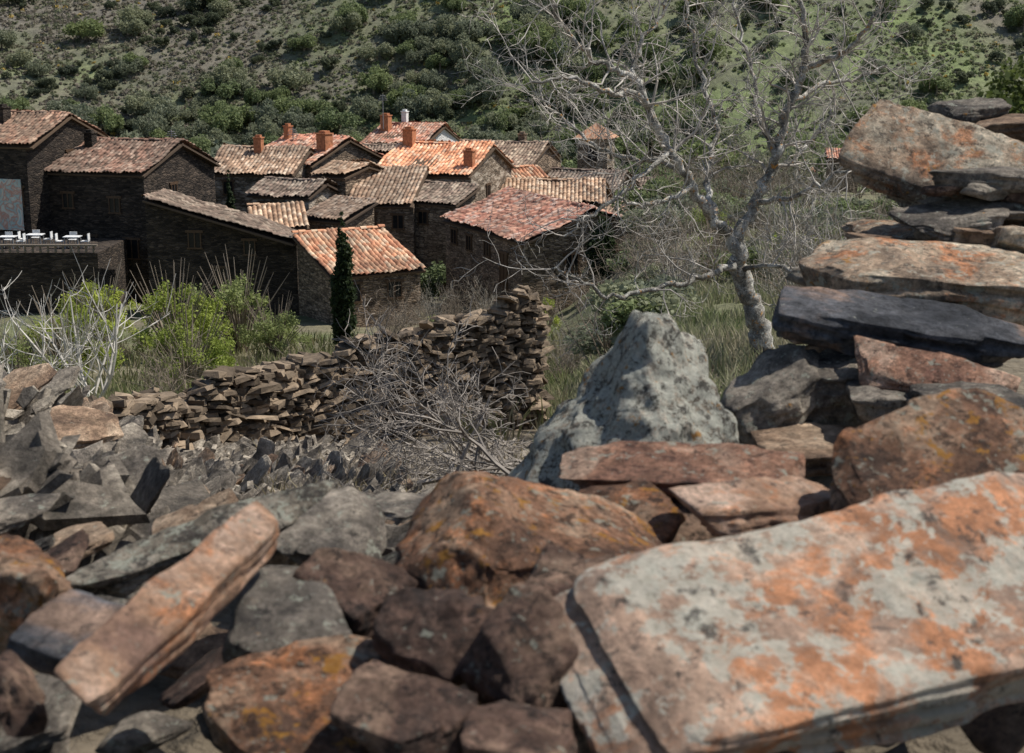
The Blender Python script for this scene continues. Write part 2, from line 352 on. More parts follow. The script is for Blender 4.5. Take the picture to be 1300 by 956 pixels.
stone('flat_stone','dark slab below the flat red brown slab beside the boulder',(750,685,1.6),(910,675,1.62),.2,.07,'dark_rust',seed=45)
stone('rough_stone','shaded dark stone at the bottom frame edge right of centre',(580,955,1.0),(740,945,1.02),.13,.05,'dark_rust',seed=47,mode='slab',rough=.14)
prock('pointed_boulder','tall pointed grey boulder crusted with pale lichen standing mid frame',(805,560,2.15),[(-.808,-.05,.59,.104),(.864,-.05,.504,.138),(1,0,-.1,.163),(-.12,-.1,1,.181),(-.45,-.75,.42,.102),(.5,-.72,.42,.112),(.1,-.95,.1,.135),(0,1,.3,.12),(0,0,-1,.17),(-1,0,0,.22)],'granite',59,'boulder',cuts=22,depth=(.89,.985),rough=.16,strata=.12,p=60)
# --- right hand dry stone wall
RS=[('broad lichen spotted orange grey slab high on the right hand wall',(1080,168,3.3),(1420,290,3.1),.24,.06,'lichen_slab',48,161),
('dark rounded stone on top of the right hand wall left of the corner bush',(1182,146,3.7),(1278,140,3.7),.2,.05,'slate_near',8,62),
('brown stone on top of the right hand wall at the frame edge',(1240,165,3.6),(1340,155,3.5),.2,.05,'brown_slate',8,63),
('thin grey slate under the broad orange grey slab',(1130,284,3.05),(1285,270,3.05),.16,.035,'slate_near',12,64),
('small brown stone under the thin grey slate',(1203,302,3.0),(1268,300,3.0),.12,.045,'brown_slate',0,65),
('small tan stone at the frame edge under the broad orange grey slab',(1256,302,2.95),(1330,300,2.95),.12,.05,'lichen_slab',0,66),
('wide grey brown slab spanning the middle of the right hand wall',(1020,352,2.85),(1380,368,2.8),.28,.11,'lichen_slab',10,67),
('dark blue slate slab with a reddish tip jutting left from the right hand wall',(985,390,2.65),(1310,444,2.6),.17,.08,'slate_blue',14,68),
('reddish slab leaning below the dark blue slate',(1078,456,2.5),(1290,500,2.4),.11,.028,'red_stone',38,69),
('dark blocky stone low in the right hand wall',(978,508,2.6),(1130,498,2.6),.2,.16,'slate_near',0,70),
('grey upright block at the left end of the right hand wall',(920,545,2.5),(1040,455,2.6),.17,.1,'slate_near',0,71),
('small dark stone under the reddish leaning slab',(1070,508,2.45),(1190,515,2.45),.16,.06,'slate_near',0,72),
('dark flat stone in shadow above the rust brown slab at right',(1170,525,2.3),(1330,515,2.3),.25,.05,'slate_near',0,73),
('grey block behind the left end of the broad orange grey slab',(1140,248,3.5),(1240,243,3.5),.3,.1,'slate_near',0,74),
('tan slab peeking out left of the thin grey slate',(1080,306,3.3),(1180,298,3.3),.3,.06,'lichen_slab',4,75),
('brown slab at the foot of the right hand wall beside the boulder',(960,575,2.4),(1100,570,2.4),.25,.05,'brown_slate',0,76)]
for lb,A,B,w,t,mt,ro,sd in RS:
    big='broad lichen' in lb
    stone('wall_stone',lb,A,B,w,t,mt,roll=ro,seed=sd,res=6 if big else 5,mode='block',cuts=12 if big else 16,depth=(.84,.97) if big else (.76,.96),rough=.13,strata=.6,p=50)
def variants(name,n,mats,base,res,sd=100,flat=False,th=(.12,.24),mode='slab',nn=(4,5,6),blk=3,**kw):
    out=[]
    for i in range(n):
        g=random.Random(sd+i); dims=(base*g.uniform(.8,1.4),base*g.uniform(.45,.8),base*g.uniform(*th))
        V,F=rockV(sd+i,dims,res,mode='block' if (blk and i%blk==0) else mode,n=g.choice(nn),cuts=12,**{**dict(depth=(.66,.93),rough=.1),**kw})
        me=mesh(name,V,[F],smooth=not flat); me.materials.append(M[mats[i%len(mats)]]); out.append(me)
    return out
def place(name,me,loc,rot,label,cat,group,s=1):
    o=bpy.data.objects.new(name,me); col.objects.link(o); o.location=loc; o.rotation_euler=rot; o.scale=(s,s,s)
    return tag(o,label,cat,group)
nearv=variants('rubble_stone',16,['slate_near','dark_rust','brown_slate','slate_near','slate_near'],.18,4,sd=200,th=(.1,.24),nn=(4,5))
for i in range(230):
    y=rnd.uniform(2.8,4.0); px=rnd.uniform(1005,1750); x=(px-650)/FPX*y
    top=at(px,float(np.interp(px,[1000,1040,1095,1130,1180,1300,1500],[500,430,355,275,225,215,185])),y).z-.03; z=rnd.uniform(max(-.95,top-.35),top)
    if z>-.6 and y<3.0: y=3.1
    place('wall_stone',rnd.choice(nearv),(x,y,z),(rnd.uniform(-.08,.08),rnd.uniform(-.1,.1),rnd.uniform(-.4,.4)),'dark slate stone packed in the core of the right hand wall','stone','slates packed inside the right hand wall',rnd.uniform(.7,1.6))
for i in range(260):
    x=rnd.uniform(-1.1,1.2); y=rnd.uniform(.75,2.1); z=-.62-max(0,y-1.5)*.12+rnd.uniform(-.12,.03)
    place('rubble_stone',rnd.choice(nearv),(x,y,z),(rnd.uniform(-.1,.4),rnd.uniform(-.6,.1),rnd.uniform(-.5,.6)),'shaded rubble stone packed between the big foreground stones','stone','small stones packed in the foreground wall',rnd.uniform(.45,1.0))
rub=variants('slate_slab',18,['slate','slate','brown_slate','slate','slate_near','slate'],.3,3,sd=300,flat=True,th=(.05,.11),rough=.1,nn=(4,5,5),blk=0,strata=.8)
for i in range(298):
    lean=-.6
    if i<85:
        px=190+i/85*320+rnd.uniform(-8,8); y=rnd.uniform(8.4,10.4); pile=.03; lean=-.95
    elif i<190: y=rnd.uniform(2.5,6.5); px=rnd.uniform(-60,200) if rnd.random()<.6 else rnd.uniform(150,560); pile=np.interp(px,[-80,60,140,230,420],[.62,.62,.4,.05,.0])*.45
    else: y=rnd.uniform(5.5,9.0); px=rnd.uniform(-80,240) if rnd.random()<.75 else rnd.uniform(250,900); pile=np.interp(px,[-80,60,140,230,420,900],[.62,.62,.4,.03,.0,.0])
    x=(px-650)/FPX*y*1.03; z=h1(x,y); s=rnd.uniform(.6,1.4)*(1 if y>4.5 else .75)*(1.1 if i<85 else 1)
    fl=rnd.random()<.35 and i>=85
    place('slate_slab',rnd.choice(rub),(x,y,z+rnd.uniform(0.02,.08)+pile*rnd.uniform(.3,1)),(rnd.gauss(.4,.15),rnd.gauss(-.2 if fl else lean,.15),rnd.gauss(.1,.22)),
      'tilted slate slab in the rubble heap at left' if px<220 else 'tilted slate slab in the rubble below the ruined wall','stone','slate slabs in the left rubble heap' if px<220 else 'slate slabs below the ruined wall',s)
stone('flat_stone','sunlit brown flat stone on top of the rubble heap at far left',(45,552,5.2),(150,528,5.4),.28,.06,'brown_slate',roll=24,seed=81)
stone('flat_stone','long dark slab tilted up to the right in the left rubble heap',(98,690,2.9),(285,625,3.2),.16,.045,'slate',roll=18,seed=82,mode='block')
stone('flat_stone','dark layered slab lying in the left rubble heap under the sunlit brown stone',(25,640,4.2),(135,618,4.3),.24,.08,'slate_near',roll=16,seed=83)
stone('flat_stone','sunlit leaning slab in the rubble heap right of the brown flat stone',(125,605,5.4),(172,540,5.8),.2,.045,'slate',roll=20,seed=84)
mb=MB(); g=np.random.RandomState(5)
for i in range(15000):
    y=g.uniform(2.3,12.8); px=g.uniform(-80,900) if y>3 else g.uniform(-60,700); x=(px-650)/FPX*y*1.05
    if y<5 and px>620: continue
    d=g.uniform(.03,.085)*(1+y*.05)*(1.8 if g.uniform()<.3 else 1)
    V=rotV(flake(g,d*1.6,d*.9,d*.14),-g.normal(.6,.35),g.normal(.1,.5),g.normal(.35,.25))
    pile=np.interp(px,[-80,60,140,230],[.6,.6,.35,.0])*(1 if y>5.5 else .4)
    mb.add(V,T=FT); mb.V[-1]=mb.V[-1]+np.array([x,y,-99+g.uniform(0,pile+.03)]); 
allV=np.concatenate(mb.V); nV=allV.reshape(-1,10,3); cx=nV[:,:,0].mean(1); cy=nV[:,:,1].mean(1); hz_=hgt(cx,cy); nV[:,:,2]+=99.01+hz_[:,None]; mb.V=[nV.reshape(-1,3)]
o=mb.build('stone_chips',M['slate']); tag(o,'loose stone chips scattered over the rubble slope','gravel',kind='stuff')
# ---------------------------------------------------------------- ruined wall
mb=MB(); g=np.random.RandomState(11)
tops=([100,150,200,250,300,370,440,520,560,600,640,672,690],[524,506,494,480,472,456,432,420,406,390,376,366,392])
pxs=np.linspace(90,700,60); gzs=[float(hgt((p_-650)/FPX*(11+5*(p_-118)/572),11+5*(p_-118)/572)[0]) for p_ in pxs]
for layer in range(5):
    z_row=-5.4
    while z_row<-.5:
        hrow=g.uniform(.013,.034); px=98.0+g.uniform(0,20); pend=680-g.uniform(0,18)
        while px<pend:
            Yc=11+5*(px-118)/572+layer*.12; Lg=g.uniform(.04,.2)*(1.6 if g.uniform()<.1 else 1); dpx=Lg*FPX/Yc; pc=px+dpx/2
            c=at(pc,500,Yc); topz=at(pc,float(np.interp(pc,*tops)),Yc).z+g.uniform(-.07,.05)-.14*max(0,math.sin(px*.05)*math.sin(px*.017+1))-.08*abs(math.sin(px*.13))
            gz=float(np.interp(pc,pxs,gzs))
            if gz-.25<z_row<topz:
                V=rotV(flake(g,Lg*1.35,.22,hrow*1.5),g.normal(0,.17)+(.6 if g.uniform()<.06 else 0),.75+g.normal(0,.35),g.normal(0,.15))
                mb.add(V+np.array([c.x,Yc+g.uniform(-.08,.08),z_row+hrow/2]),T=FT,C=np.array((1,.86,.69))*g.uniform(.3,1.4)*np.array((.23,.2,.17)))
            px+=dpx
        z_row+=hrow
m,nt,b=newmat('ruin_stone'); a_=N(nt,'ShaderNodeAttribute',attribute_name='col'); v=coords(nt)
c=mix(nt,.8,a_.outputs['Color'],ramp(nt,noise(nt,v,9,6,.7),[(.3,.5),(.7,1.6)]),'MULTIPLY')
c=mix(nt,ramp(nt,noise(nt,v,5,7,.75),[(.62,0),(.66,.5)]),c,(.34,.3,.24)); nt.links.new(c,b.inputs['Base Color']); bump(nt,b,noise(nt,v,18,6,.7),.02,.8)
o=mb.build('ruined_wall',m); tag(o,'ruined dry stone wall of dark slate rising to a jagged right end','wall')
# ---------------------------------------------------------------- houses
def hsh(a,b,s): return _h(np.asarray(a,dtype=np.int64),np.asarray(b,dtype=np.int64),0*np.asarray(a,dtype=np.int64),s)
PAL={'orange':[(.76,.35,.2),(.8,.44,.28),(.64,.28,.16),(.74,.52,.38)],
 'red':[(.48,.23,.165),(.54,.3,.215),(.4,.18,.13),(.56,.39,.32)],
 'brown':[(.42,.275,.19),(.5,.35,.25),(.3,.19,.13),(.56,.43,.33)],
 'orangebrown':[(.54,.27,.165),(.58,.34,.22),(.42,.2,.125),(.56,.42,.31)],
 'dull':[(.26,.185,.145),(.33,.245,.19),(.18,.135,.105),(.4,.32,.25)],
 'dullred':[(.26,.145,.105),(.32,.19,.14),(.16,.1,.075),(.37,.26,.2)]}
def slope(mb,L,S,pal,seed,origin,along,down,normal,patk=.6):
    tw,tl=.3,.42; nx=int(L/tw)*6+1; ns=int(S/tl)*3+1
    x=np.linspace(0,L,nx); s=np.linspace(0,S,ns); X,Sg=np.meshgrid(x,s,indexing='ij'); X=X.ravel(); Sg=Sg.ravel()
    tw=L/((nx-1)/6)
    ci=np.floor(X/tw+.001).astype(int); ri=np.floor(Sg/tl-.001).astype(int)
    jit=(hsh(ci,ri*0,seed)-.5)*.2
    prof=.1*np.abs(np.sin(np.pi*X/tw))+.07*np.mod(Sg+jit,tl)/tl
    sag=fbm(np.stack([X*.35,Sg*.35,X*0+seed],1),seed,3)*.16-.18*np.sin(np.pi*X/L)*np.sin(np.pi*np.clip(Sg/S,0,1))
    prof=prof+sag+(hsh(ci,ri,seed+2)-.5)*.08
    edge=np.where(Sg>S-.01,(hsh(ci,ri*0,seed+6)-.5)*.25,0)
    skew=.18*(hsh(np.array([seed]),np.array([1]),3)[0]-.5)
    P=np.array(origin)+np.outer(X-L/2+skew*Sg,along)+np.outer(Sg+edge,down)+np.outer(prof,normal)
    pal=np.array(pal); k=(hsh(ci,ri,seed+1)*len(pal)).astype(int)%len(pal); C=pal[k]*(.65+.7*hsh(ci,ri,seed+5))[:,None]
    pat=np.clip(fbm(np.stack([X*.35,Sg*.35,X*0+seed*2],1),seed+8,4)*1.2+.15,0,1)[:,None]
    C=C*(1-pat*patk)+np.array((.15,.115,.09))*pat*patk
    C=C*np.where(np.abs(np.sin(np.pi*X/tw))<.3,.35,1.0)[:,None]
    idx=np.arange(nx*ns).reshape(nx,ns)
    q=np.stack([idx[:-1,:-1].ravel(),idx[:-1,1:].ravel(),idx[1:,1:].ravel(),idx[1:,:-1].ravel()],1)
    mb.add(P,Q=q,C=C)
    o=np.array(origin); a=np.array(along); d=np.array(down); n=np.array(normal)
    vs=[o+a*(sx*L/2+skew*sd*S)+d*(sd*(S-.1))+n*h for h in (-.2,-.32) for sd in (0,1) for sx in (-1,1)]
    mb.add(vs,Q=[(0,1,3,2),(4,6,7,5),(2,3,7,6),(0,2,6,4),(1,5,7,3),(0,4,5,1)],C=(.1,.07,.05))
hn=0
def house(label,px,py,Y,L,W,yaw,pal='brown',pitch=21,wall='wall_dark',chim=(),win=(),shed=False,oh=.3,group=None,name='stone_house'):
    global hn; hn+=1; seed=hn*13; pk={'orange':.22,'red':.4,'orangebrown':.4,'dullred':.6}.get(pal,.55)
    rc=at(px,py,Y); yw=R(yaw); ca,sa=math.cos(yw),math.sin(yw); tp=math.tan(R(pitch))
    cy=0 if not shed else -W/2
    gz=[h1(rc.x+ca*lx-sa*ly,rc.y+sa*lx+ca*ly) for lx in (-L/2,L/2) for ly in (cy-W/2,cy+W/2)]
    base=min(min(gz)-.4,rc.z-3); root=thing(name,(rc.x,rc.y,base),label,'house',group,yw)
    zr=rc.z-base; run=W if shed else W/2; ze=zr-run*tp
    y0=-W if shed else -W/2; y1=0 if shed else W/2; zb=zr if shed else ze
    prof=[(y0,0),(y1,0),(y1,zb)]+([] if shed else [(0,zr)])+[(y0,ze)]; m_=len(prof)
    V=[(x,y,z-(.28 if z>0 else 0)) for x in (-L/2,L/2) for (y,z) in prof]
    bm=bmesh.new(); vs=[bm.verts.new(v) for v in V]
    bm.faces.new(vs[:m_]); bm.faces.new(vs[m_:])
    for i in range(m_): bm.faces.new((vs[i],vs[(i+1)%m_],vs[m_+(i+1)%m_],vs[m_+i]))
    bmesh.ops.recalc_face_normals(bm,faces=bm.faces); me=bpy.data.meshes.new('wall'); bm.to_mesh(me); bm.free()
    link('wall',me,M[wall],root)
    mb=MB(); cp,sp=math.cos(R(pitch)),math.sin(R(pitch)); S=run/cp+oh
    slope(mb,L+2*oh,S,PAL[pal],seed,(0,0,zr),(1,0,0),(0,-cp,-sp),(0,-sp,cp),pk)
    if not shed: slope(mb,L+2*oh,S,PAL[pal],seed+4,(0,0,zr),(1,0,0),(0,cp,-sp),(0,sp,cp),pk)
    n=int((L+2*oh)/.4)
    for i in range(n):
        x0=-L/2-oh+i*.4; rr=.14+.03*((i*7)%3)/2; dz=.03*math.sin(i*2.3)-.05*math.sin(math.pi*i/n)
        ring=[]
        for (xx,zz),q in zip([(x0,zr+.02+dz),(x0+.43,zr+.03+dz)],(rr,rr*.85)):
            for j in range(7):
                an=math.pi*j/6; ring.append((xx,math.cos(an)*q,zz+math.sin(an)*q*.9))
        c=np.array(PAL[pal][i%4])*1.1
        mb.add(ring,Q=[(j,j+1,j+8,j+7) for j in range(6)],C=c)
    rf=mb.build('roof',M['roof'],root)
    for (cx,cyy,w,h,mt) in chim:
        b_=MB(); zz=zr-abs(cyy)*tp; b_.box(cx-w/2,cx+w/2,cyy-w/2,cyy+w/2,zz-.5,zz+h); b_.box(cx-w/2-.06,cx+w/2+.06,cyy-w/2-.06,cyy+w/2+.06,zz+h,zz+h+.08)
        b_.box(cx-w/3,cx+w/3,cyy-w/3,cyy+w/3,zz+h+.08,zz+h+.25)
        b_.build('chimney',M[mt],rf)
    for (face,u,dz,w,h) in win:
        zc=ze-dz
        fr=MB(); pn=MB()
        for bb,dd in ((fr,.09),(pn,.05)):
            if face=='f': f=lambda a0,a1,z0,z1: bb.box(a0,a1,y0-dd,y0+.02,z0,z1)
            elif face=='r': f=lambda a0,a1,z0,z1: bb.box(L/2-.02,L/2+dd,a0,a1,z0,z1)
            else: f=lambda a0,a1,z0,z1: bb.box(-L/2-dd,-L/2+.02,a0,a1,z0,z1)
            if bb is fr:
                t=.07; f(u-w/2-t,u-w/2,zc-h/2,zc+h/2); f(u+w/2,u+w/2+t,zc-h/2,zc+h/2); f(u-w/2-.2,u+w/2+.2,zc+h/2,zc+h/2+.16); f(u-w/2-.14,u+w/2+.14,zc-h/2-.1,zc-h/2)
                f(u-.03,u+.03,zc-h/2,zc+h/2)
            else: f(u-w/2,u+w/2,zc-h/2,zc+h/2)
        isd=h>1.7
        wo=fr.build('door' if isd else 'window',M['wood'],root); pn.build('panel' if isd else 'pane',M['wood'] if isd else M['pane'],wo)
    return root,zr,ze,y0
r1,zr1,ze1,y01=house('leftmost stone house with brown tiled roof and chimney above the terrace',0,142,98,11,9,-20,'dullred',win=[('f',-1,1.6,.8,1),('f',4.6,3.4,.8,1.1),('f',0.5,4.6,1.,2.1),('r',0,1.2,.7,.8)],chim=[(1.0,-1.0,.8,.7,'wall_dark'),(-3,.5,.7,.8,'wall_dark')])
mb=MB(); mb.box(1.8,5.0,y01-.16,y01-.1,ze1-5.6,ze1-2.3); mb.build('mural',M['mural'],r1)
house('dark slate house with long brown tiled roof and dark gable next to the leftmost house',165,177,97,7.5,9,-18,'dullred',win=[('f',-2,2.0,.7,.9),('f',1.5,2.2,.7,.9),('f',-.5,4.8,.8,1),('r',-1,1.5,.6,.8),('f',2.6,5,.9,1.2)],chim=[(-2.4,-1.0,.6,.8,'wall_dark')])
house('dark slate building whose lean-to roof slopes down to the right above the green bushes',196,246,88,3.4,9.3,84,'dull',pitch=14.5,shed=True,win=[('l',-3,.2,.7,.9),('l',-6.4,.6,.6,.8),('l',-4.5,2.4,.8,1.0)],oh=.25)
house('long low brown roofed house behind the slate building with a chimney at its left corner',338,187,110,6.6,8,-12,'brown',wall='wall_mixed',win=[('f',-1.5,1.2,.7,.9),('f',1.3,1.2,.7,.9),('f',0,3.6,.7,.9)],chim=[(-.4,-.5,.6,.9,'brick')])
house('reddish roofed house with a wide stone chimney left of the village centre',402,173,114,6.2,9,-32,'red',wall='wall_brown',chim=[(2.6,-2.2,.9,1.2,'brick'),(-2.5,-.5,.5,.9,'brick')],win=[('r',0,1.4,.6,.8),('r',1.8,3,.6,.8),('f',0,1.4,.7,.9)])
house('narrow tall stone house with small brown roof right of the wide chimney',446,207,104,2.6,5,-30,'brown',wall='wall_brown',pitch=14,win=[('f',0,1.2,.6,.8),('r',0,1.5,.6,.8),('r',0,3.4,.6,.8)])
house('low stone outbuilding with dull roof behind the cypress',376,228,101,4.6,4.2,-24,'dull',wall='wall_mixed',win=[('f',-1.2,1.1,.7,.8),('f',1.2,1.1,.7,.8)],name='stone_outbuilding')
house('small shed roofed stone outbuilding right of the slate building',350,260,96,3.2,3.4,10,'brown',shed=True,pitch=16,wall='wall_brown',win=[('f',0,1.3,.7,.9)],name='stone_outbuilding')
house('little brown roof in the gap left of the steep brown roof',452,252,98,3.0,3.6,-30,'brown',shed=True,pitch=15,wall='wall_brown',win=[('f',0,1.1,.6,.7)],name='stone_outbuilding')
house('white walled house with pale red roof and orange chimney at the back of the village',524,157,136,6.2,8,-22,'red',wall='wall_white',chim=[(-2.3,-1,.8,1.1,'brick'),(-1.0,.4,.5,1.2,'white')],win=[('f',-1.5,1,.8,1),('f',1.5,1,.8,1)])
house('low white house at the very back left of the pale red roof',476,184,126,3.6,5,-8,'dull',wall='wall_white',pitch=9,win=[('f',-.8,.9,.7,.7),('f',.8,.9,.7,.7)])
house('house with the brightest orange roof in the village centre',568,182,110,7.2,9.6,-18,'orange',wall='wall_mixed',chim=[(-3,-.3,.8,1.1,'brick'),(3.0,-3.4,.7,1.0,'brick')],win=[('f',-2,1.2,.8,.9),('f',2,1.2,.8,.9),('r',-1,1.6,.7,.9)])
house('steep brown roofed house in front of the bright orange roof',503,213,105,4.2,11,-5,'brown',wall='wall_brown',win=[('f',-1,1.3,.8,1),('f',1,1.3,.7,.9),('r',0,2,.7,.8)],pitch=20)
house('small mono pitched stone house squeezed below the bright orange roof',572,233,103,4.4,3.6,-30,'dull',wall='wall_brown',shed=True,pitch=14,win=[('f',0,1.2,.7,.8)])
house('stone house with grey brown roof right of the bright orange roof',640,180,124,7.6,8.4,-20,'dull',wall='wall_brown',win=[('r',0,1.4,.7,.9),('f',-1,1,.7,.8),('r',-2,1.6,.6,.8)],chim=[(1.5,.5,.6,.8,'wall_brown')])
house('small brown roof wedged between the grey brown roof and the long brown roof',648,212,117,4.2,5,24,'orangebrown',wall='wall_brown',win=[('f',0,1.2,.7,.8)])
house('long brown roofed house behind the red roof',690,228,112,9.2,6.6,-8,'brown',wall='wall_brown',win=[('f',3,1.2,.7,.9),('r',0,1.4,.7,.9)])
house('grey roofed house to the right of the long brown roof below the church tower',748,216,122,6.4,7,-24,'dull',wall='wall_brown',win=[('f',0,1.2,.7,.9),('r',0,1.4,.7,.9)])
house('front village house with large dusty red tiled roof beside the dark cypress',698,252,92,12.5,9.6,-66,'red',wall='wall_brown',pitch=19,win=[('f',-4.6,1.1,.9,.9),('f',-2,1.2,.8,.9),('f',1,1.2,.8,.9),('f',3.6,2.2,1.0,2.0),('r',-1.5,1.6,.8,1),('r',1.5,1.6,.7,.9)])
house('low house with orange brown lean-to roof behind the tall cypress',430,292,86,5.4,5.6,30,'orangebrown',wall='wall_brown',shed=True,pitch=17,win=[('f',-1.6,1.2,.8,1),('f',1,1.2,.8,.9)])
house('small red roofed house far right behind the bare tree',1070,190,172,3.6,4.6,-10,'red',wall='wall_brown',win=[('f',-.8,1,.7,.8),('f',1,1,.7,.8)])
house('half hidden reddish roof among bushes behind the fork of the bare tree',1000,205,165,4.4,5,14,'orangebrown',wall='wall_brown',win=[('f',0,1,.7,.8)])
house('small tile roofed house among the bushes beyond the bare tree trunk',835,226,150,4,5,-18,'dull',wall='wall_brown',win=[('f',-1,1,.7,.8),('f',1,1,.7,.8)])
house('brown roof half hidden by twigs right of the short cypress',806,252,116,4.6,5,-20,'brown',wall='wall_brown',win=[('f',0,1.2,.7,.8)])
c=at(757,177,132); gb=h1(c.x,c.y)-1; rt=thing('church_tower',(c.x,c.y,gb),'square stone church tower with small pyramid tile roof behind the village','tower',None,R(-18)); H=c.z-gb
mb=MB(); mb.box(-1.4,1.4,-1.4,1.4,0,H); mb.box(-1.55,1.55,-1.55,1.55,H,H+.14); mb.build('wall',M['wall_mixed'],rt)
mb=MB()
for q in range(4):
    an=q*math.pi/2; ca,sa=math.cos(an),math.sin(an)
    n=24; P=[];C=[]
    for i in range(n+1):
        for j in range(7):
            s=j/6; xx=(i/n-.5)*3.5*(s+.02); yy=-1.75*s; zz=1.35*(1-s)+.05*abs(math.sin(math.pi*i/2)); P.append((ca*xx-sa*yy,sa*xx+ca*yy,H+.14+zz)); C.append(np.array(PAL['orangebrown'][(i//2+j)%4])*.85)
    mb.add(P,Q=[(i*7+j,i*7+j+1,(i+1)*7+j+1,(i+1)*7+j) for i in range(n) for j in range(6)],C=np.array(C))
mb.build('roof',M['roof'],rt)
for q in (0,1,3):
    an=q*math.pi/2; ca,sa=math.cos(an),math.sin(an); P=[]
    ol=[(-.45,-1.9),(.45,-1.9),(.45,-.9)]+[(.45*math.cos(t),-.9+.45*math.sin(t)) for t in np.linspace(.3,math.pi-.3,6)]+[(-.45,-.9)]
    for (xx,zz) in ol: yy=-1.43; P.append((ca*xx-sa*yy,sa*xx+ca*yy,H+zz))
    bm=bmesh.new(); bm.faces.new([bm.verts.new(p) for p in P]); me=bpy.data.meshes.new('bell_opening'); bm.to_mesh(me); bm.free(); link('bell_opening',me,M['pane'],rt)
# terrace
ax=(0-650)/FPX*86
tx0=ax-6; tx1=(125-650)/FPX*86; fz=-12.05; rt=thing('terrace',(tx0,85.3,fz-6),'stone walled restaurant terrace with balustrade in front of the leftmost house','terrace')
mb=MB(); mb.box(0,tx1-tx0,0,7,0,6); mb.build('terrace_wall',M['wall_dark'],rt)
mb=MB(); mb.box(0,tx1-tx0,-.1,.2,6.42,6.52); mb.build('coping',M['lintel'],rt)
nb=26
for i in range(nb):
    mb=MB(); x=(i+.5)*(tx1-tx0)/nb; mb.tube([(x,.05,6),(x,.05,6.1),(x,.05,6.25),(x,.05,6.42)],[.05,.09,.06,.07],6); mb.build('baluster',M['lintel'],rt)
def table(px,Y,lb):
    p=at(px,300,Y); r=thing('cafe_table',(p.x,p.y,fz),lb,'table'); mb=MB(); mb.box(-.5,.5,-.4,.4,.7,.74); mb.build('tabletop',M['white'],r)
    for sx in (-.4,.4):
        for sy in (-.3,.3): mb=MB(); mb.box(sx-.03,sx+.03,sy-.03,sy+.03,0,.7); mb.build('leg',M['metal'],r)
def chair(px,Y,rz,lb):
    p=at(px,300,Y); r=thing('cafe_chair',(p.x,p.y,fz),lb,'chair','cafe chairs on the terrace',rz); mb=MB(); mb.box(-.23,.23,-.23,.23,.42,.46); mb.build('seat',M['white'],r)
    mb=MB(); mb.box(-.23,.23,.2,.24,.5,.9); mb.build('backrest',M['white'],r)
    for sx in (-.2,.2):
        for sy in (-.2,.2): mb=MB(); mb.box(sx-.02,sx+.02,sy-.02,sy+.02,0,.42 if sy<0 else .5); mb.build('leg',M['metal'],r)
for i,(px,Y,w) in enumerate([(10,87.5,'leftmost'),(45,88.5,'middle'),(92,87.5,'rightmost')]):
    table(px,Y,w+' white cafe table on the stone terrace')
    for dx,rz in ((-16,R(90)),(16,R(-90)),(0,0)): chair(px+dx,Y+(.7 if dx==0 else 0),rz,'white cafe chair drawn up to the %s terrace table'%w)
for (px,py,Y,h,lb) in [(486,128,134,2.6,'thin television antenna above the white walled house'),(218,176,100,1.4,'small television antenna beside the long brown roof'),(372,172,114,1.3,'small antenna on the reddish roofed house')]:
    p=at(px,py,Y); mb=MB(); mb.tube([(0,0,-h),(0,0,.6)],[.04,.04],5)
    for k in range(4): w=.45-.07*k; mb.tube([(-w,0,.05+.14*k),(w,0,.05+.14*k)],[.025,.025],4)
    o=mb.build('antenna',M['metal'],loc=p); tag(o,lb,'antenna')
# ---------------------------------------------------------------- vegetation
def leaves(seed,blobs,n,size,c1,c2,flat=.0,shell=.55):
    g=np.random.RandomState(seed); bl=np.array(blobs); w=bl[:,3]**2; k=g.choice(len(bl),n,p=w/w.sum())
    d=g.normal(size=(n,3)); d/=np.linalg.norm(d,axis=1)[:,None]; rr=g.uniform(shell,1.05,n)**.7*(1+.25*vn(d*3+k[:,None]*3.3,seed))
    c=bl[k,:3]+d*(bl[k,3]*rr)[:,None]
    a=g.normal(size=(n,3)); a/=np.linalg.norm(a,axis=1)[:,None]; b_=np.cross(a,g.normal(size=(n,3))); b_/=np.linalg.norm(b_,axis=1)[:,None]
    s=size*g.uniform(.5,1.3,n)[:,None]; a=a*s; b_=b_*s*.6
    V=np.stack([c-a,c-b_*1.0,c+a,c+b_],1).reshape(-1,3); Q=np.arange(4*n).reshape(n,4)
    t=g.uniform(0,1,n)*.6+.4*(vn(c*1.6,seed+3)*.5+.5); C=np.array(c1)*(1-t[:,None])+np.array(c2)*t[:,None]
    return V,Q,np.repeat(C,4,0)
def blobset(seed,R_,H,n,r,base=.1):
    g=random.Random(seed); out=[]
    for i in range(n):
        a=g.uniform(0,6.28); q=math.sqrt(g.random())*R_; z=base+r+g.random()*(H-r*1.7)*(1-.45*(q/R_)**2); out.append((q*math.cos(a),q*math.sin(a),z,r*g.uniform(.6,1.15)))
    return out
DG=((.08,.095,.065),(.135,.155,.095)); OL=((.17,.185,.13),(.3,.325,.215)); YG=((.25,.31,.05),(.48,.54,.13)); MG=((.145,.17,.085),(.26,.32,.145))  # hillside greens (DG, OL, MG) paled and greyed to paint in distance haze
def shrubmesh(name,seed,R_,H,c,n=900,size=.13,nb=9,r=None):
    V,Q,C=leaves(seed,blobset(seed,R_,H,nb,r or R_*.45),n,size,*c); return mesh(name,V,[Q],False,C)
juni=[shrubmesh('round_shrub',400+i,1.25,2.1,DG,1500,.15) for i in range(4)]
oliv=[(shrubmesh('crown',420+i,2.5,3.9,OL if i<3 else MG,3000,.2,14),) for i in range(5)]
